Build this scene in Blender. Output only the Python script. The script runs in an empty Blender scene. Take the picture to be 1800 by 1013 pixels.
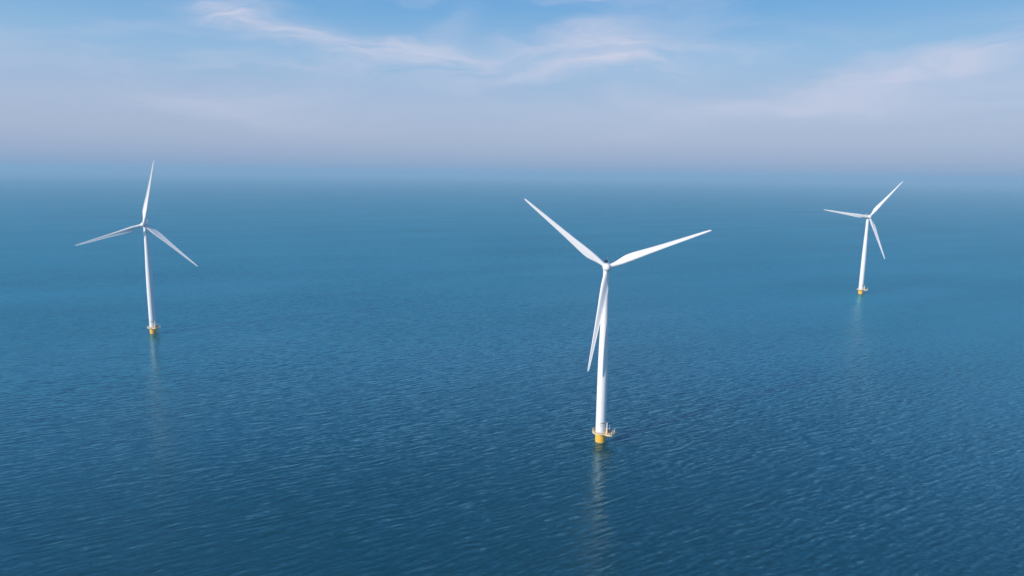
import bpy, bmesh, math
from math import sin, cos, pi, radians as R, sqrt, exp
from mathutils import Vector, Matrix

# ------------------------------------------------------------ camera, sky, sun, exposure
sc = bpy.context.scene
col = sc.collection
PITCH, ROLL, CAM_H = R(9.566), R(0.733), 141.90
cam_d = bpy.data.cameras.new('camera')
cam = bpy.data.objects.new('camera', cam_d)
col.objects.link(cam)
f = Vector((0, cos(PITCH), -sin(PITCH)))
u = Vector((0, sin(PITCH), cos(PITCH)))
x = Vector((1, 0, 0))
rx = cos(ROLL) * x + sin(ROLL) * u
ru = -sin(ROLL) * x + cos(ROLL) * u
cam.matrix_world = Matrix(((rx.x, ru.x, -f.x, 0), (rx.y, ru.y, -f.y, 0), (rx.z, ru.z, -f.z, CAM_H), (0, 0, 0, 1)))
cam_d.sensor_width = 36
cam_d.lens = 36 * 1200 / 1800
cam_d.clip_start = 1
cam_d.clip_end = 150000
sc.camera = cam

SUN_EL, SUN_LEFT = R(25), R(53.5)           # behind the camera, to its left
to_sun = Vector((-sin(SUN_LEFT) * cos(SUN_EL), -cos(SUN_LEFT) * cos(SUN_EL), sin(SUN_EL)))
sun_d = bpy.data.lights.new('sun', 'SUN')
sun_d.energy = 5.0
sun_d.angle = R(0.53)
sun_d.color = (1.0, 0.91, 0.82)
sun = bpy.data.objects.new('sun', sun_d)
sun.rotation_euler = to_sun.to_track_quat('Z', 'Y').to_euler()
col.objects.link(sun)

sc.view_settings.view_transform = 'Standard'
sc.view_settings.look = 'None'
sc.view_settings.exposure = 0
sc.view_settings.gamma = 1
sc.cycles.max_bounces = 6
sc.cycles.volume_bounces = 1
sc.cycles.use_denoising = True


class NT:
    """small helper round a node tree"""
    def __init__(self, nt):
        self.nt = nt
        nt.nodes.clear()

    def n(self, kind, **kw):
        nd = self.nt.nodes.new(kind)
        for k, v in kw.items():
            setattr(nd, k, v)
        return nd

    def put(self, sock, v):
        if hasattr(v, 'is_linked') or isinstance(v, bpy.types.NodeSocket):
            self.nt.links.new(v, sock)
        elif v is not None:
            sock.default_value = v

    def m(self, op, a, b=None, c=None, clamp=False):
        nd = self.n('ShaderNodeMath', operation=op, use_clamp=clamp)
        for i, v in enumerate((a, b, c)):
            if v is not None:
                self.put(nd.inputs[i], v)
        return nd.outputs[0]

    def mix(self, fac, a, b):
        nd = self.n('ShaderNodeMix', data_type='RGBA')
        self.put(nd.inputs[0], fac)
        self.put(nd.inputs[6], a)
        self.put(nd.inputs[7], b)
        return nd.outputs[2]

    def xyz(self, a, b, c=0.0):
        nd = self.n('ShaderNodeCombineXYZ')
        for i, v in enumerate((a, b, c)):
            self.put(nd.inputs[i], v)
        return nd.outputs[0]

    def noise(self, vec, scale=1.0, detail=2.0, rough=0.5, dims='2D', dist=0.0):
        nd = self.n('ShaderNodeTexNoise', noise_dimensions=dims)
        self.put(nd.inputs['Vector'], vec)
        nd.inputs['Scale'].default_value = scale
        nd.inputs['Detail'].default_value = detail
        nd.inputs['Roughness'].default_value = rough
        nd.inputs['Distortion'].default_value = dist
        return nd.outputs['Fac']

    def ramp(self, fac, stops):
        nd = self.n('ShaderNodeValToRGB')
        self.put(nd.inputs[0], fac)
        e = nd.color_ramp.elements
        while len(e) < len(stops):
            e.new(0.5)
        for i, (p, c) in enumerate(stops):
            e[i].position = p
            e[i].color = (*c, 1) if len(c) == 3 else c
        return nd.outputs[0]

    def sstep(self, v, a, b):
        nd = self.n('ShaderNodeMapRange', interpolation_type='SMOOTHSTEP')
        self.put(nd.inputs[0], v)
        nd.inputs[1].default_value = a
        nd.inputs[2].default_value = b
        return nd.outputs[0]


def lin(r, g, b):
    t = lambda v: (v / 255 / 12.92) if v <= 10 else ((v / 255 + 0.055) / 1.055) ** 2.4
    return (t(r), t(g), t(b))


# --- the sky: Nishita daylight under a pale hazy band and thin cirrus
w = bpy.data.worlds.new('World')
sc.world = w
w.use_nodes = True
W = NT(w.node_tree)
SKY = 0.10
sky = W.n('ShaderNodeTexSky', sky_type='NISHITA', sun_disc=False)
sky.sun_elevation = SUN_EL
sky.sun_rotation = pi + SUN_LEFT
sky.air_density = 1.0
sky.dust_density = 1.0
sky.ozone_density = 2.0
tc = W.n('ShaderNodeTexCoord')
sep = W.n('ShaderNodeSeparateXYZ')
W.put(sep.inputs[0], tc.outputs['Generated'])
DX, DY, DZ = sep.outputs
az = W.m('ARCTAN2', DX, DY)                   # radians, 0 straight ahead, + to the right
el = W.m('ARCSINE', DZ)
el_deg = W.m('MULTIPLY', el, 180 / pi)
S = 1 / SKY
def sc3(c): return tuple(v * S for v in c)
# air near the horizon: lavender haze, then pale, then the blue above
t = W.m('DIVIDE', W.m('ADD', el_deg, 1.0), 46.0, clamp=True)
air = W.ramp(t, [((e + 1) / 46, lin(*c)) for e, c in [
    (-1, (138, 167, 206)), (0.4, (146, 169, 206)), (1.3, (158, 177, 210)), (2.8, (170, 185, 214)), (5, (172, 190, 220)),
    (9, (148, 188, 225)), (12.5, (114, 172, 222)), (16, (80, 157, 220)), (20, (48, 142, 216)), (30, (26, 124, 206)), (45, (22, 106, 190))]])
air_s = W.n('ShaderNodeVectorMath', operation='SCALE')
W.put(air_s.inputs[0], air)
air_s.inputs[3].default_value = S
keep = W.sstep(el_deg, 30.0, 75.0)
base = W.mix(W.m('ADD', W.m('MULTIPLY', keep, 0.8), 0.1), air_s.outputs[0], sky.outputs[0])

def px_dir(px, py):
    d = f + rx * ((px - 900) / 1200) + ru * ((506.5 - py) / 1200)
    d.normalize()
    return math.atan2(d.x, d.y), math.asin(d.z)

# cirrus: soft banks, each at its bearing and height in the sky, torn into fibres by noise
def gauss(px, py, sx, sy, slope, wgt):
    a0, e0 = px_dir(px, py)
    sa, se = sx / 1200, sy / 1200
    da = W.m('SUBTRACT', az, a0)
    de = W.m('SUBTRACT', W.m('SUBTRACT', el, e0), W.m('MULTIPLY', da, slope))
    q = W.m('ADD', W.m('POWER', W.m('ABSOLUTE', W.m('DIVIDE', da, sa)), 2.0), W.m('POWER', W.m('ABSOLUTE', W.m('DIVIDE', de, se)), 2.0))
    return W.m('MULTIPLY', W.m('EXPONENT', W.m('MULTIPLY', q, -1.0)), wgt)

# a gentle warp makes the banks' edges uneven
wob = W.m('MULTIPLY', W.m('SUBTRACT', W.noise(W.xyz(W.m('MULTIPLY', az, 5.0), W.m('MULTIPLY', el, 16.0)), 1.0, 3.0, 0.55), 0.5), 0.07)
el = W.m('ADD', el, wob)
banks = [(400, 30, 110, 26, -0.35, 0.6), (540, 70, 130, 24, -0.22, 0.85), (745, 100, 150, 20, 0.02, 1.45),
         (1070, 90, 115, 28, -0.12, 1.2), (960, 128, 240, 18, 0.06, 1.0), (790, 45, 45, 24, 0.3, 0.5),
         (1640, 125, 190, 20, 0.22, 0.7), (1330, 180, 230, 24, 0.16, 0.55), (470, 115, 160, 8, 0.0, 0.45),
         (420, 190, 170, 24, -0.1, 0.4), (230, 38, 70, 10, 0.0, 0.35), (430, 5, 90, 10, 0.0, 0.5), (1030, 2, 90, 6, 0.1, 0.35)]
tot = None
for b in banks:
    g = gauss(*b)
    tot = g if tot is None else W.m('ADD', tot, g)
rot = W.m('ADD', el, W.m('MULTIPLY', az, -0.10))
fib = W.noise(W.xyz(W.m('MULTIPLY', az, 7.0), W.m('MULTIPLY', rot, 42.0)), 1.0, 6.0, 0.6, dist=0.6)
fib2 = W.noise(W.xyz(W.m('ADD', W.m('MULTIPLY', az, 3.0), 7.0), W.m('MULTIPLY', el, 18.0)), 1.0, 5.0, 0.55, dist=0.4)
tex = W.m('ADD', W.m('MULTIPLY', W.sstep(fib, 0.22, 0.80), 0.62), W.m('MULTIPLY', W.sstep(fib2, 0.25, 0.75), 0.5))
veil = W.m('MULTIPLY', W.sstep(fib2, 0.42, 0.72), W.m('MULTIPLY', W.sstep(el_deg, 2.0, 6.0), 0.22))
cl = W.m('MINIMUM', W.m('ADD', W.m('MULTIPLY', W.m('MULTIPLY', tot, 0.8), tex), veil), 0.92)
cloudcol = sc3(lin(205, 209, 230))
skycol = W.mix(cl, base, (*cloudcol, 1))
bg = W.n('ShaderNodeBackground')
W.put(bg.inputs[0], skycol)
bg.inputs[1].default_value = SKY
out = W.n('ShaderNodeOutputWorld')
W.put(out.inputs[0], bg.outputs[0])


# ------------------------------------------------------------ materials
def mat(name):
    m = bpy.data.materials.new(name)
    m.use_nodes = True
    return m, NT(m.node_tree)


def finish(T, **inp):
    p = T.n('ShaderNodeBsdfPrincipled')
    for k, v in inp.items():
        T.put(p.inputs[k.replace('_', ' ')], v)
    o = T.n('ShaderNodeOutputMaterial')
    T.put(o.inputs[0], p.outputs[0])
    return p


def paint(name, rgb, rough=0.4, dirt=0.12, scale=0.5, streak=True):
    """painted steel or gelcoat, with faint weathering running down the surface"""
    m, T = mat(name)
    c = T.n('ShaderNodeTexCoord').outputs['Object']
    s = T.n('ShaderNodeSeparateXYZ')
    T.put(s.inputs[0], c)
    k = 0.12 if streak else 1.0
    n1 = T.noise(T.xyz(T.m('MULTIPLY', s.outputs[0], 2.0), T.m('MULTIPLY', s.outputs[1], 2.0), T.m('MULTIPLY', s.outputs[2], k)), scale, 5.0, 0.6, '3D')
    n2 = T.noise(c, scale * 6, 3.0, 0.6, '3D')
    d = T.m('MULTIPLY', T.m('ADD', T.sstep(n1, 0.45, 0.75), T.m('MULTIPLY', T.sstep(n2, 0.5, 0.8), 0.4)), dirt, clamp=True)
    dark = tuple(v * q for v, q in zip(rgb, (0.62, 0.55, 0.48)))
    finish(T, Base_Color=T.mix(d, (*rgb, 1), (*dark, 1)), Roughness=T.m('ADD', T.m('MULTIPLY', n2, 0.15), rough - 0.07))
    return m


M_WHITE = paint('white_tower_paint', (0.80, 0.775, 0.77), 0.42, 0.07, 0.35)
M_BLADE = paint('white_gelcoat', (0.80, 0.775, 0.77), 0.35, 0.05, 0.4)
M_YELLOW = paint('yellow_marine_paint', (0.86, 0.45, 0.035), 0.5, 0.42, 1.3)
M_RAIL = paint('cream_yellow_rail', (0.78, 0.60, 0.34), 0.55, 0.15, 2.0)
M_DECK = paint('deck_grating', (0.50, 0.40, 0.27), 0.75, 0.35, 1.5, False)
M_GREY = paint('grey_steel', (0.22, 0.20, 0.21), 0.5, 0.25, 1.5)
M_DARK = paint('dark_steel', (0.05, 0.05, 0.06), 0.5, 0.2, 1.5)
M_BROWN = paint('brown_jib_paint', (0.34, 0.24, 0.16), 0.55, 0.2, 1.5)
M_GALV = paint('galvanised_steel', (0.62, 0.63, 0.65), 0.4, 0.12, 2.0)


def water_material():
    m, T = mat('sea_water')
    pos = T.n('ShaderNodeNewGeometry').outputs['Position']
    s = T.n('ShaderNodeSeparateXYZ')
    T.put(s.inputs[0], pos)
    X, Y = s.outputs[0], s.outputs[1]

    def lincomb(a, b):
        return T.m('ADD', T.m('MULTIPLY', X, a), T.m('MULTIPLY', Y, b))
    # wind patches: gusts roughen or calm broad areas
    big = T.noise(T.xyz(T.m('ADD', lincomb(0.78, 0.5), 2150.0), T.m('MULTIPLY', lincomb(-0.5, 0.78), 2.2)), 1 / 320.0, 4.0, 0.55)
    gust = T.m('ADD', T.m('MULTIPLY', T.sstep(big, 0.3, 0.7), 0.45), 0.52)
    sx = sy = None
    # trains of waves: bearing of the crests (deg from +x), wavelength, crest stretch, slope amplitude
    for k, (deg, L, st, amp) in enumerate([(27, 2.1, 5.5, 0.44), (44, 1.4, 3.6, 0.32), (-3, 1.25, 3.2, 0.34), (-38, 0.9, 2.6, 0.24)]):
        ca, sa = cos(R(deg)), sin(R(deg))
        along = lincomb(ca / (L * st), sa / (L * st))
        across = lincomb(-sa / L, ca / L)
        nz = T.noise(T.xyz(T.m('ADD', along, 13.7 * k), T.m('ADD', across, 5.3 * k)), 1.0, 3.0, 0.55, dist=0.35)
        v = T.m('MULTIPLY', T.m('SUBTRACT', nz, 0.5), amp)
        vx, vy = T.m('MULTIPLY', v, -sa), T.m('MULTIPLY', v, ca)
        sx = vx if sx is None else T.m('ADD', sx, vx)
        sy = vy if sy is None else T.m('ADD', sy, vy)
    # wind sea: long-crested trains, their crests bent and broken into groups
    for k, (deg, L, amp) in enumerate([(32, 4.7, 0.085), (25, 3.2, 0.075), (39, 2.3, 0.05)]):
        ca, sa = cos(R(deg)), sin(R(deg))
        bend = T.noise(T.xyz(lincomb(ca / 26, sa / 26), T.m('ADD', lincomb(-sa / 11, ca / 11), 31.0 * k)), 1.0, 2.0, 0.5)
        th = T.m('ADD', T.m('MULTIPLY', lincomb(-sa, ca), 2 * pi / L), T.m('MULTIPLY', bend, 15.0))
        wv = T.m('SINE', T.m('ADD', th, T.m('MULTIPLY', T.m('SINE', th), 0.45)))
        grp = T.sstep(T.noise(T.xyz(lincomb(ca / 17, sa / 17), T.m('ADD', lincomb(-sa / 13, ca / 13), 77.0 * k)), 1.0, 2.0, 0.5), 0.3, 0.68)
        v = T.m('MULTIPLY', wv, T.m('MULTIPLY', T.m('ADD', grp, 0.15), amp))
        sx = T.m('ADD', sx, T.m('MULTIPLY', v, -sa))
        sy = T.m('ADD', sy, T.m('MULTIPLY', v, ca))
    rip = T.n('ShaderNodeTexNoise', noise_dimensions='2D')
    T.put(rip.inputs['Vector'], pos)
    rip.inputs['Scale'].default_value = 2.8
    rip.inputs['Detail'].default_value = 1.0
    rs = T.n('ShaderNodeSeparateColor')
    T.put(rs.inputs[0], rip.outputs['Color'])
    sx = T.m('ADD', sx, T.m('MULTIPLY', T.m('SUBTRACT', rs.outputs[0], 0.5), 0.26))
    sy = T.m('ADD', sy, T.m('MULTIPLY', T.m('SUBTRACT', rs.outputs[1], 0.5), 0.26))
    sx, sy = T.m('MULTIPLY', sx, gust), T.m('MULTIPLY', sy, gust)
    nv = T.n('ShaderNodeVectorMath', operation='NORMALIZE')
    T.put(nv.inputs[0], T.xyz(T.m('MULTIPLY', sx, -1.0), T.m('MULTIPLY', sy, -1.0), 1.0))
    # suspended silt drifts in broad greener and bluer patches
    silt = T.noise(pos, 1 / 650.0, 3.0, 0.5)
    deep = T.mix(T.sstep(silt, 0.3, 0.7), (0.0001, 0.033, 0.051, 1), (0.0001, 0.044, 0.062, 1))
    # light scattered back out of the water body, mostly spread sideways below the surface
    body = T.n('ShaderNodeBsdfPrincipled')
    body.subsurface_method = 'BURLEY'
    for k_, v_ in dict(Base_Color=deep, Roughness=1.0, Specular_IOR_Level=0.0, Subsurface_Weight=0.72,
                       Subsurface_Radius=(12.0, 20.0, 24.0), Subsurface_Scale=1.0, Normal=nv.outputs[0]).items():
        T.put(body.inputs[k_.replace('_', ' ')], v_)
    # the mirror of the sky: Fresnel, held down at grazing angles as wave slopes do on a real sea
    fr = T.n('ShaderNodeFresnel')
    fr.inputs[0].default_value = 1.34
    T.put(fr.inputs['Normal'], nv.outputs[0])
    slick = T.noise(T.xyz(T.m('ADD', lincomb(0.92, 0.4), 900.0), T.m('MULTIPLY', lincomb(-0.4, 0.92), 3.5)), 1 / 420.0, 6.0, 0.62)
    fac = T.m('SMOOTH_MIN', T.m('MULTIPLY', fr.outputs[0], 1.9), 0.47, 0.2, clamp=True)
    fac = T.m('MULTIPLY', fac, T.m('ADD', T.m('MULTIPLY', slick, 0.5), 0.75))
    gl = T.n('ShaderNodeBsdfGlossy')
    T.put(gl.inputs['Color'], (0.62, 0.86, 0.92, 1))
    T.put(gl.inputs['Roughness'], 0.12)
    T.put(gl.inputs['Normal'], nv.outputs[0])
    g2 = T.n('ShaderNodeBsdfGlossy')               # capillary ripples too small to see one by one
    T.put(g2.inputs['Color'], (0.05, 0.86, 1.0, 1))
    T.put(g2.inputs['Roughness'], 0.46)
    T.put(g2.inputs['Normal'], nv.outputs[0])
    gm = T.n('ShaderNodeMixShader')
    T.put(gm.inputs[0], T.m('ADD', T.m('MULTIPLY', T.sstep(fr.outputs[0], 0.12, 0.46), 0.60), 0.18))
    T.put(gm.inputs[1], gl.outputs[0])
    T.put(gm.inputs[2], g2.outputs[0])
    mx = T.n('ShaderNodeMixShader')
    T.put(mx.inputs[0], fac)
    T.put(mx.inputs[1], body.outputs[0])
    T.put(mx.inputs[2], gm.outputs[0])
    o = T.n('ShaderNodeOutputMaterial')
    T.put(o.inputs[0], mx.outputs[0])
    return m


# ------------------------------------------------------------ mesh helpers
def link(name, bm, m, parent=None, smooth=True, angle=35):
    me = bpy.data.meshes.new(name)
    bmesh.ops.recalc_face_normals(bm, faces=bm.faces[:])
    bm.to_mesh(me)
    bm.free()
    if smooth:
        for p in me.polygons:
            p.use_smooth = True
        me.set_sharp_from_angle(angle=R(angle))
    me.materials.append(m)
    o = bpy.data.objects.new(name, me)
    col.objects.link(o)
    if parent is not None:
        o.parent = parent
    return o


def rings(bm, loops, cap=True, closed=True):
    """skin a list of vertex loops"""
    vs = [[bm.verts.new(p) for p in lp] for lp in loops]
    n = len(vs[0])
    for a, b in zip(vs, vs[1:]):
        for i in range(n if closed else n - 1):
            j = (i + 1) % n
            bm.faces.new((a[i], a[j], b[j], b[i]))
    if cap:
        bm.faces.new(vs[0][::-1])
        bm.faces.new(vs[-1])
    return vs


def lathe(bm, prof, n=48, M=Matrix()):
    rings(bm, [[M @ Vector((r * cos(2 * pi * i / n), r * sin(2 * pi * i / n), z)) for i in range(n)] for r, z in prof])


def tube(bm, a, b, r, n=8, r2=None):
    a, b = Vector(a), Vector(b)
    q = (b - a).to_track_quat('Z', 'Y').to_matrix()
    r2 = r if r2 is None else r2
    rings(bm, [[p + q @ Vector((rr * cos(2 * pi * i / n), rr * sin(2 * pi * i / n), 0)) for i in range(n)] for p, rr in ((a, r), (b, r2))])


def path(bm, pts, r, n=6, closed=False):
    pts = [Vector(p) for p in pts]
    k = len(pts)
    for i in range(k if closed else k - 1):
        tube(bm, pts[i], pts[(i + 1) % k], r, n)


def box(bm, c, s, rz=0.0, bev=0.0):
    M = Matrix.Translation(Vector(c)) @ Matrix.Rotation(rz, 4, 'Z') @ Matrix.Diagonal((s[0], s[1], s[2], 1))
    g = bmesh.ops.create_cube(bm, size=1.0, matrix=M)
    if bev:
        ed = list({e for v in g['verts'] for e in v.link_edges})
        bmesh.ops.bevel(bm, geom=ed, offset=bev, segments=2, affect='EDGES')


def empty(name, loc):
    o = bpy.data.objects.new(name, None)
    o.empty_display_size = 2
    o.location = loc
    col.objects.link(o)
    return o


def tag(o, label=None, cat=None, group=None, kind=None):
    for k, v in (('label', label), ('category', cat), ('group', group), ('kind', kind)):
        if v:
            o[k] = v


# ------------------------------------------------------------ the sea and the air over it
SEA_R = 40000
bm = bmesh.new()
loops = []
for r in (300, 900, 2500, 8000, SEA_R):
    loops.append([(r * cos(2 * pi * i / 96), r * sin(2 * pi * i / 96), 0) for i in range(96)])
rings(bm, loops, cap=False)
bm.faces.new([v for v in bm.verts][:96])
sea = link('sea', bm, water_material(), smooth=False)
for p in sea.data.polygons:
    if p.normal.z < 0:
        p.flip()
tag(sea, kind='structure')

bm = bmesh.new()
hz_top, hz_bot, hz_r = 172.0, -2.0, SEA_R + 1000
box(bm, (0, 0, (hz_top + hz_bot) / 2), (2 * hz_r, 2 * hz_r, hz_top - hz_bot))
mh, T = mat('haze_air')
pv = T.n('ShaderNodeVolumePrincipled')
pv.inputs['Color'].default_value = (0.43, 0.66, 0.82, 1)
pv.inputs['Density'].default_value = 1.75e-4
pv.inputs['Anisotropy'].default_value = 0.0
o = T.n('ShaderNodeOutputMaterial')
T.put(o.inputs['Volume'], pv.outputs[0])
haze = link('haze', bm, mh, smooth=False)
tag(haze, kind='stuff')

# ------------------------------------------------------------ the wind turbine
HUB, OVER, TILT, RAD = 95.0, 5.05, R(2.94), 54.41
PLAT_Z = 5.6


def lerp_tab(tab, v):
    if v <= tab[0][0]:
        return tab[0][1]
    for (a, x0), (b, x1) in zip(tab, tab[1:]):
        if v <= b:
            k = (v - a) / (b - a)
            return x0 + (x1 - x0) * k
    return tab[-1][1]


def smooth_tab(tab, v, h=0.02):
    return sum(lerp_tab(tab, v + h * d) for d in (-1.5, -0.75, 0, 0.75, 1.5)) / 5


CHORD = [(0, 2.0), (.035, 2.0), (.08, 2.35), (.13, 3.15), (.18, 3.95), (.22, 4.15), (.28, 3.95), (.4, 3.15), (.55, 2.45), (.7, 1.9), (.85, 1.4), (.95, 1.0), (.985, .7), (1.0, .22)]
THICK = [(0, 1.0), (.035, 1.0), (.08, .82), (.13, .58), (.18, .43), (.25, .345), (.4, .27), (.6, .21), (1.0, .17)]
TWIST = [(0, 15), (.12, 15), (.2, 12.5), (.3, 9), (.45, 5.2), (.6, 2.8), (.8, .8), (1.0, -.6)]
AXIS = [(0, .5), (.05, .5), (.2, .32), (.4, .29), (1.0, .30)]


def blade_mesh():
    """span along +z, leading edge towards +x, wind side towards -y"""
    bm = bmesh.new()
    loops = []
    NP = 20
    spans = [0.012 + (1 - 0.012) * (i / 54) for i in range(53)] + [.985, .993, .998, 1.0]
    spans = sorted(set(spans))
    for s in spans:
        c = lerp_tab(CHORD, s) if s > .97 else smooth_tab(CHORD, s, .014)
        tk, tw, ax = smooth_tab(THICK, s, .012), R(smooth_tab(TWIST, s) + 1.5), smooth_tab(AXIS, s)
        rnd = max(0.0, min(1.0, (tk - .40) / .55))      # 1 = round root, 0 = aerofoil
        camb = 0.075 * (1 - rnd)
        lp = []
        for side in (1, -1):
            for i in range(NP):
                xx = 0.5 * (1 - cos(pi * i / NP)) if side == 1 else 0.5 * (1 + cos(pi * i / NP))
                yt = 5 * min(tk, .45) * (.2969 * sqrt(xx) - .126 * xx - .3516 * xx ** 2 + .2843 * xx ** 3 - .1015 * xx ** 4) + .004 * xx
                yc = camb * 6.75 * xx * xx * (1 - xx)
                ya = yc + side * yt
                yr = side * tk * sqrt(max(0, xx * (1 - xx)))
                yy = ya * (1 - rnd) + yr * rnd
                px = (ax - xx) * c                       # leading edge +x
                py = yy * c
                q = Vector((px * cos(tw) + py * sin(tw), -px * sin(tw) + py * cos(tw), 0))
                q.z = s * RAD
                q.y -= 0.010 * s * RAD + 1.6 * s * s    # coned and pre-bent into the wind
                lp.append(q)
        loops.append(lp)
    rings(bm, loops)
    return bm


def sup(n, rx_, rz_, p):
    """superellipse outline in x,z"""
    o_ = []
    for i in range(n):
        a = 2 * pi * i / n
        c_, s_ = cos(a), sin(a)
        o_.append((rx_ * math.copysign(abs(c_) ** (2 / p), c_), rz_ * math.copysign(abs(s_) ** (2 / p), s_)))
    return o_


# laydown bay: outline of the platform seen from above (tower at the origin)
BAY = R(-32)                                             # bearing of the bay from +x
def plat_outline(grow=0.0):
    pts = []
    r = 4.45 + grow
    d = Vector((cos(BAY), sin(BAY)))
    n = Vector((-d.y, d.x))
    half, far, cut = 2.75 + grow, 7.4 + grow, 0.7
    a0 = math.asin(half / r)
    for i in range(41):
        a = BAY + a0 + (2 * pi - 2 * a0) * i / 40
        pts.append(Vector((r * cos(a), r * sin(a))))
    pts += [d * (far - cut) - n * half, d * far - n * (half - cut), d * far + n * (half - cut), d * (far - cut) + n * half]
    return pts


def make_turbine(loc, yaw, azim, label):
    t = empty('wind_turbine', loc)
    tag(t, label, 'wind turbine', 'offshore wind turbines standing in the sea')
    # tower: straight below, tapering above, with faint flange seams
    prof = [(2.72, PLAT_Z - .2), (2.74, PLAT_Z + .12), (2.70, PLAT_Z + .16)]
    tap = [(0, 2.70), (30, 2.70), (44, 2.62), (55, 2.42), (68, 2.05), (80, 1.75), (90, 1.58), (100, 1.50)]
    zz = PLAT_Z + 1
    while zz < 92.3:
        prof.append((sum(lerp_tab(tap, zz + d_) for d_ in (-6, -3, 0, 3, 6)) / 5, zz))
        zz += 3
    prof += [(1.56, 92.3), (1.66, 92.4), (1.66, 92.9)]
    bm = bmesh.new(); lathe(bm, prof, 64)
    tower = link('tower', bm, M_WHITE, t)
    bm = bmesh.new()
    da = BAY
    box(bm, (2.70 * cos(da), 2.70 * sin(da), PLAT_Z + 1.55), (.16, 1.0, 2.2), da, .05)
    link('door', bm, M_GALV, tower)
    # foot
    bm = bmesh.new()
    lathe(bm, [(2.76, -.8), (2.76, .0), (2.76, 4.6), (2.84, 4.65), (2.84, 4.95), (2.76, 5.0), (2.76, PLAT_Z - .36)], 64)
    foot = link('foundation', bm, M_YELLOW, t)
    bm = bmesh.new(); lathe(bm, [(2.768, .02), (2.775, .04), (2.775, .2), (2.768, .26)], 64)
    link('tide_mark', bm, M_GREY, foot)
    la = R(28)
    d, n = Vector((cos(la), sin(la), 0)), Vector((-sin(la), cos(la), 0))
    bm = bmesh.new()
    for s in (-.85, .85):
        p = d * 4.15 + n * s
        tube(bm, p + Vector((0, 0, -.7)), p + Vector((0, 0, 4.6)), .2, 12)
        for z in (.9, 3.9):
            tube(bm, d * 2.7 + n * s * .9 + Vector((0, 0, z)), p + Vector((0, 0, z)), .13)
    link('boat_landing', bm, M_GALV, foot)
    bm = bmesh.new()
    for s in (-.3, .3):
        tube(bm, d * 3.5 + n * s + Vector((0, 0, -.5)), d * 3.5 + n * s + Vector((0, 0, PLAT_Z - .3)), .05, 6)
    for k in range(19):
        z = .1 + k * .28
        tube(bm, d * 3.5 + n * -.3 + Vector((0, 0, z)), d * 3.5 + n * .3 + Vector((0, 0, z)), .025, 5)
    link('ladder', bm, M_GALV, foot)
    # platform
    out = plat_outline()
    bm = bmesh.new()
    inner_in = [(p.x, p.y) for p in plat_outline(-.12)]
    rings(bm, [[(p.x, p.y, PLAT_Z - .12) for p in out], [(p.x, p.y, PLAT_Z) for p in out]])
    deck = link('platform', bm, M_DECK, t, angle=30)
    def bracket(p0, p1, q0, q1):
        bm = bmesh.new()
        tube(bm, p0, p1, .1, 6)
        tube(bm, q0, q1, .11, 6)
        tube(bm, Vector(q1).lerp(q0, .08), Vector(p1).lerp(p0, .06), .06, 6)
        link('bracket', bm, M_YELLOW, deck)
    bd = Vector((cos(BAY), sin(BAY), 0)); bn = Vector((-bd.y, bd.x, 0))
    zv = Vector((0, 0, 1))
    for k in range(1, 9):
        e = Vector((cos(BAY + 2 * pi * k / 9), sin(BAY + 2 * pi * k / 9), 0))
        bracket(e * 2.7 + zv * (PLAT_Z - 1.2), e * 4.2 + zv * (PLAT_Z - .3), e * 2.7 + zv * (PLAT_Z - .24), e * 4.3 + zv * (PLAT_Z - .24))
    for s in (-2.2, 0, 2.2):
        bracket(bd * 2.5 + bn * s * .5 + zv * (PLAT_Z - 1.9), bd * 6.2 + bn * s + zv * (PLAT_Z - .34), bd * 2.5 + bn * s * .6 + zv * (PLAT_Z - .26), bd * 7.1 + bn * s * .8 + zv * (PLAT_Z - .26))
    # kerb board and fascia round the rim
    bm = bmesh.new()
    oo, ii = plat_outline(.09), plat_outline(.01)
    lo, hi = PLAT_Z - .42, PLAT_Z + .22
    N = len(oo)
    a_ = [bm.verts.new((p.x, p.y, lo)) for p in oo]; b_ = [bm.verts.new((p.x, p.y, hi)) for p in oo]
    c_ = [bm.verts.new((p.x, p.y, hi)) for p in ii]; d_ = [bm.verts.new((p.x, p.y, lo)) for p in ii]
    for i in range(N):
        j = (i + 1) % N
        for p_, q_ in ((a_, b_), (b_, c_), (c_, d_), (d_, a_)):
            bm.faces.new((p_[i], p_[j], q_[j], q_[i]))
    link('rim', bm, M_RAIL, deck, smooth=False)
    # railing: two rails, wire infill and posts
    bm = bmesh.new()
    po = plat_outline(-.06)
    for z, r in ((1.15, .055), (.85, .025), (.6, .04), (.36, .025)):
        path(bm, [(p.x, p.y, PLAT_Z + z) for p in po], r, 6, True)
    acc = 0.0
    for i in range(len(po)):
        a, b = po[i], po[(i + 1) % len(po)]
        L = (b - a).length
        k = max(1, round(L / 1.1)) if L > .9 else 1
        for j in range(k):
            acc += L / k
            if acc > .95 or L > .9:
                acc = 0
                p = a.lerp(b, j / k)
                tube(bm, (p.x, p.y, PLAT_Z), (p.x, p.y, PLAT_Z + 1.17), .05, 6)
    link('railing', bm, M_RAIL, deck)
    # davit crane on its pedestal beside the tower
    cr = Vector((3.05, -2.15, 0))
    cz = PLAT_Z
    bm = bmesh.new()
    lathe(bm, [(.75, 0), (.75, .12), (.58, .2), (.55, 2.3), (.66, 2.36), (.66, 2.6), (.3, 2.62)], 24, Matrix.Translation(cr + zv * cz))
    link('crane_pedestal', bm, M_RAIL, deck)
    bm = bmesh.new()
    lathe(bm, [(.3, 2.62), (.27, 2.7), (.25, 5.3), (.33, 5.36), (.33, 5.75), (.12, 5.85)], 20, Matrix.Translation(cr + zv * cz))
    link('crane_post', bm, M_WHITE, deck)
    bm = bmesh.new()
    tip = Vector((-.9, -3.5, 6.1 + cz))
    top = cr + zv * (cz + 5.5)
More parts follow.
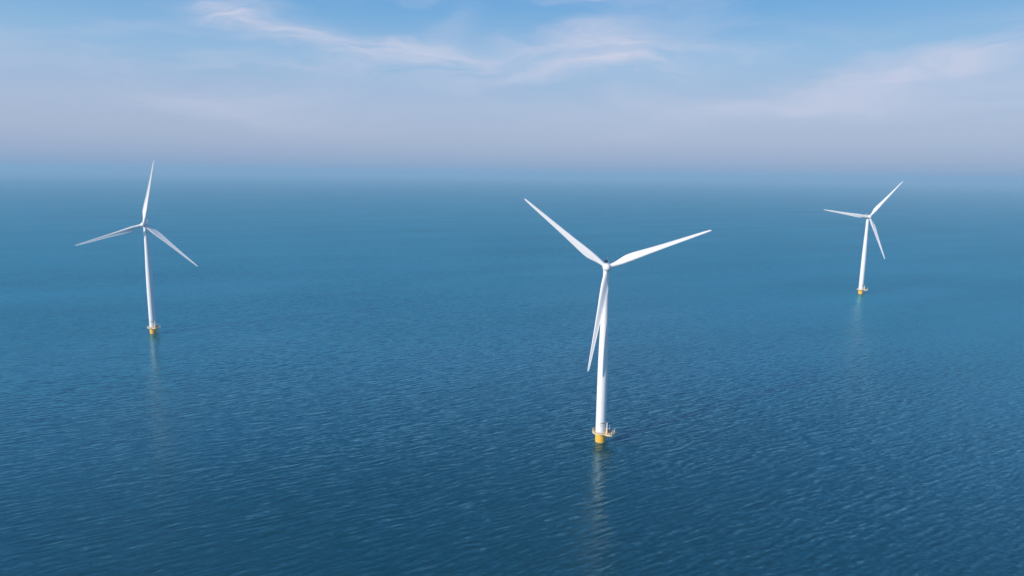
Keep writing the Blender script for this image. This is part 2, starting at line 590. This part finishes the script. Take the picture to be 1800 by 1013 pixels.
    tube(bm, top.lerp(tip, -.12), tip, .2, 8, .13)
    tube(bm, cr + zv * (cz + 4.0), top.lerp(tip, .45), .08, 8)
    tube(bm, tip, tip - zv * 1.3, .03, 5)
    box(bm, tip - zv * 1.4, (.25, .25, .34), 0, .03)
    link('crane_jib', bm, M_BROWN, deck)
    # cabinets and lights in the bay
    bm = bmesh.new()
    box(bm, (4.2, -.95, PLAT_Z + .95), (1.5, 1.4, 1.9), BAY, .06)
    link('cabinet', bm, M_GREY, deck)
    bm = bmesh.new()
    box(bm, (4.2, -.95, PLAT_Z + 1.97), (1.7, 1.6, .12), BAY, .03)
    link('cabinet_roof', bm, M_GALV, deck)
    bm = bmesh.new()
    p = bd * 6.3 + bn * 1.2
    box(bm, (p.x, p.y, PLAT_Z + .55), (.8, .8, 1.1), BAY, .05)
    link('winch_box', bm, M_BROWN, deck)
    bm = bmesh.new()
    p = bd * 5.6 - bn * 1.1
    box(bm, (p.x, p.y, PLAT_Z + .4), (1.0, .8, .8), BAY, .05)
    link('storage_box', bm, M_BROWN, deck)
    for q, h in ((Vector((4.75, -.2, 0)), 3.6), (bd * 7.15 + bn * 2.2, 2.2), (bd * 7.15 - bn * 2.2, 1.5)):
        bm = bmesh.new()
        tube(bm, (q.x, q.y, PLAT_Z), (q.x, q.y, PLAT_Z + h), .1, 8)
        lathe(bm, [(.06, 0), (.18, .04), (.18, .36), (.08, .44)], 12, Matrix.Translation((q.x, q.y, PLAT_Z + h)))
        link('navigation_light', bm, M_GALV, deck)

    # nacelle: round generator ring, then a rounded canopy
    Ry = Matrix.Rotation(yaw, 4, 'Z') @ Matrix.Rotation(TILT, 4, 'X').inverted()
    # local frame: -y = into the wind
    nm = Matrix.Translation((0, 0, HUB)) @ Ry
    bm = bmesh.new()
    secs = [(-3.35, 1.55, 1.55, 2), (-3.3, 1.9, 1.9, 2), (-3.1, 2.12, 2.12, 2), (-1.9, 2.14, 2.14, 2), (-1.75, 1.98, 1.98, 2.1), (-1.2, 1.86, 1.86, 2.4), (.5, 1.86, 1.86, 2.8), (4.6, 1.82, 1.76, 2.9), (6.1, 1.68, 1.55, 2.8), (6.6, 1.42, 1.28, 2.6), (6.8, 1.0, .9, 2.4)]
    rings(bm, [[(a, y, b) for a, b in sup(48, rx_, rz_, p_)] for y, rx_, rz_, p_ in secs])
    bmesh.ops.transform(bm, matrix=Matrix.Translation((0, 0, -.15)), verts=bm.verts[:])
    nac = link('nacelle', bm, M_WHITE, t, angle=40)
    nac.matrix_local = nm
    bm = bmesh.new()
    lathe(bm, [(1.62, -2.35), (1.62, -1.5), (1.75, -1.2), (1.75, -.6)], 40)
    link('yaw_collar', bm, M_WHITE, nac)
    # cooler: a framed radiator standing on the rear of the roof
    bm = bmesh.new()
    for k in range(7):
        box(bm, (-.78 + .26 * k, 5.3, 2.4), (.1, .6, 1.2))
    box(bm, (0, 5.35, 2.35), (1.7, .25, 1.25))
    cool = link('cooler', bm, M_DARK, nac, smooth=False)
    bm = bmesh.new()
    box(bm, (0, 5.3, 3.1), (2.2, .85, .2), 0, .03)
    box(bm, (0, 5.3, 2.45), (1.98, .75, .16), 0, .03)
    for s in (-1.02, 1.02):
        box(bm, (s, 5.3, 2.3), (.15, .8, 1.5), 0, .03)
    link('cooler_frame', bm, M_WHITE, nac)
    bm = bmesh.new()
    for s in (-.7, .7):
        tube(bm, (s, 6.0, 1.2), (s, 6.0, 4.1), .06, 8)
        box(bm, (s, 6.0, 4.15), (.3, .4, .2), 0, .03)
    tube(bm, (-.7, 6.0, 3.6), (.7, 6.0, 3.6), .05, 8)
    link('weather_mast', bm, M_GALV, nac)
    bm = bmesh.new()
    for s in (-1.25, 1.25):
        path(bm, [(s, -1.0, 1.5), (s, -1.0, 2.3), (s, 3.4, 2.3), (s, 3.4, 1.4)], .045)
        for y in (.4, 1.9):
            tube(bm, (s, y, 1.4), (s, y, 2.3), .04, 6)
    path(bm, [(-1.25, -1.0, 2.3), (1.25, -1.0, 2.3)], .045)
    link('roof_rail', bm, M_GALV, nac)
    bm = bmesh.new()
    lathe(bm, [(.16, 0), (.2, .05), (.2, .4), (.1, .5)], 14, Matrix.Translation((.0, 2.2, 1.63)))
    link('aviation_light', bm, M_DARK, nac)

    # rotor
    hm = nm @ Matrix.Translation((0, -OVER, 0))
    bm = bmesh.new()
    prof = [(1.62, 2.05), (1.95, 1.95), (2.06, 1.5), (2.10, .3), (2.06, -.7), (1.92, -1.35), (1.62, -1.95), (1.2, -2.38), (.7, -2.62), (.25, -2.7), (.06, -2.71)]
    lathe(bm, prof, 56, Matrix.Rotation(pi / 2, 4, 'X').inverted())
    hub = link('hub', bm, M_WHITE, t, angle=40)
    hub.matrix_local = hm @ Matrix.Rotation(azim, 4, 'Y')
    bm = bmesh.new()
    for k in range(3):
        MM = Matrix.Rotation(2 * pi * k / 3, 4, 'Y')
        lathe(bm, [(1.25, 1.2), (1.22, 1.9), (1.14, 2.12), (1.1, 2.3)], 32, MM)
    link('blade_collar', bm, M_WHITE, hub)
    for k in range(3):
        if shared.get('blade'):
            b = shared['blade'].copy(); col.objects.link(b)
        else:
            b = shared['blade'] = link('blade', blade_mesh(), M_BLADE, angle=50)
        b.parent = t
        b.matrix_local = hm @ Matrix.Rotation(azim + 2 * pi * k / 3, 4, 'Y')
    return t


shared = {}
make_turbine((48.53, 348.71, 0), R(-4.92), R(-51.36), 'nearest and largest white wind turbine, one blade hanging down across its tower')
make_turbine((-312.1, 579.9, 0), R(15), R(12.0), 'white wind turbine left in the view, with one blade pointing almost straight up')
make_turbine((430.4, 831.2, 0), R(-7.93), R(38.14), 'farthest, smallest white wind turbine, right in the view, one blade pointing up and right')


# ------------------------------------------------------------ a boat far out, a pale speck in the haze
def make_boat(loc, rz):
    t = empty('motor_boat', loc)
    t.rotation_euler.z = rz
    tag(t, 'tiny pale boat far out on the sea, a faint speck just under the hazy horizon', 'boat')
    bm = bmesh.new()
    loops = []
    for s in [i / 12 for i in range(13)]:
        xx = -11 + 22 * s
        hw = 2.9 * (1 - max(0, (s - .45) / .55) ** 2.4) + .03
        z0 = 1.9 + 1.2 * s * s
        loops.append([(xx, -hw, z0), (xx - .2 * s, -hw * .85, .6), (xx - .8 * s, -hw * .35, -.6), (xx - .8 * s, hw * .35, -.6), (xx - .2 * s, hw * .85, .6), (xx, hw, z0)])
    rings(bm, loops)
    link('hull', bm, M_WHITE, t)
    bm = bmesh.new()
    box(bm, (-1.5, 0, 3.2), (8, 3.8, 2.6), 0, .3)
    box(bm, (-1.0, 0, 5.3), (4.5, 3.2, 1.7), 0, .3)
    cb = link('cabin', bm, M_WHITE, t)
    bm = bmesh.new()
    box(bm, (-1.0, 0, 5.45), (4.56, 3.26, .6))
    link('window', bm, M_DARK, cb, smooth=False)
    bm = bmesh.new()
    tube(bm, (-2.5, 0, 6), (-2.5, 0, 9.5), .08)
    tube(bm, (-2.5, -1.2, 8.2), (-2.5, 1.2, 8.2), .05)
    link('mast', bm, M_GALV, t)


_az = (788 - 900) / 1200
_d = f + rx * _az + ru * ((506.5 - 335.6) / 1200)
_k = CAM_H / -_d.z
make_boat((_d.x * _k, _d.y * _k, 0), R(8))
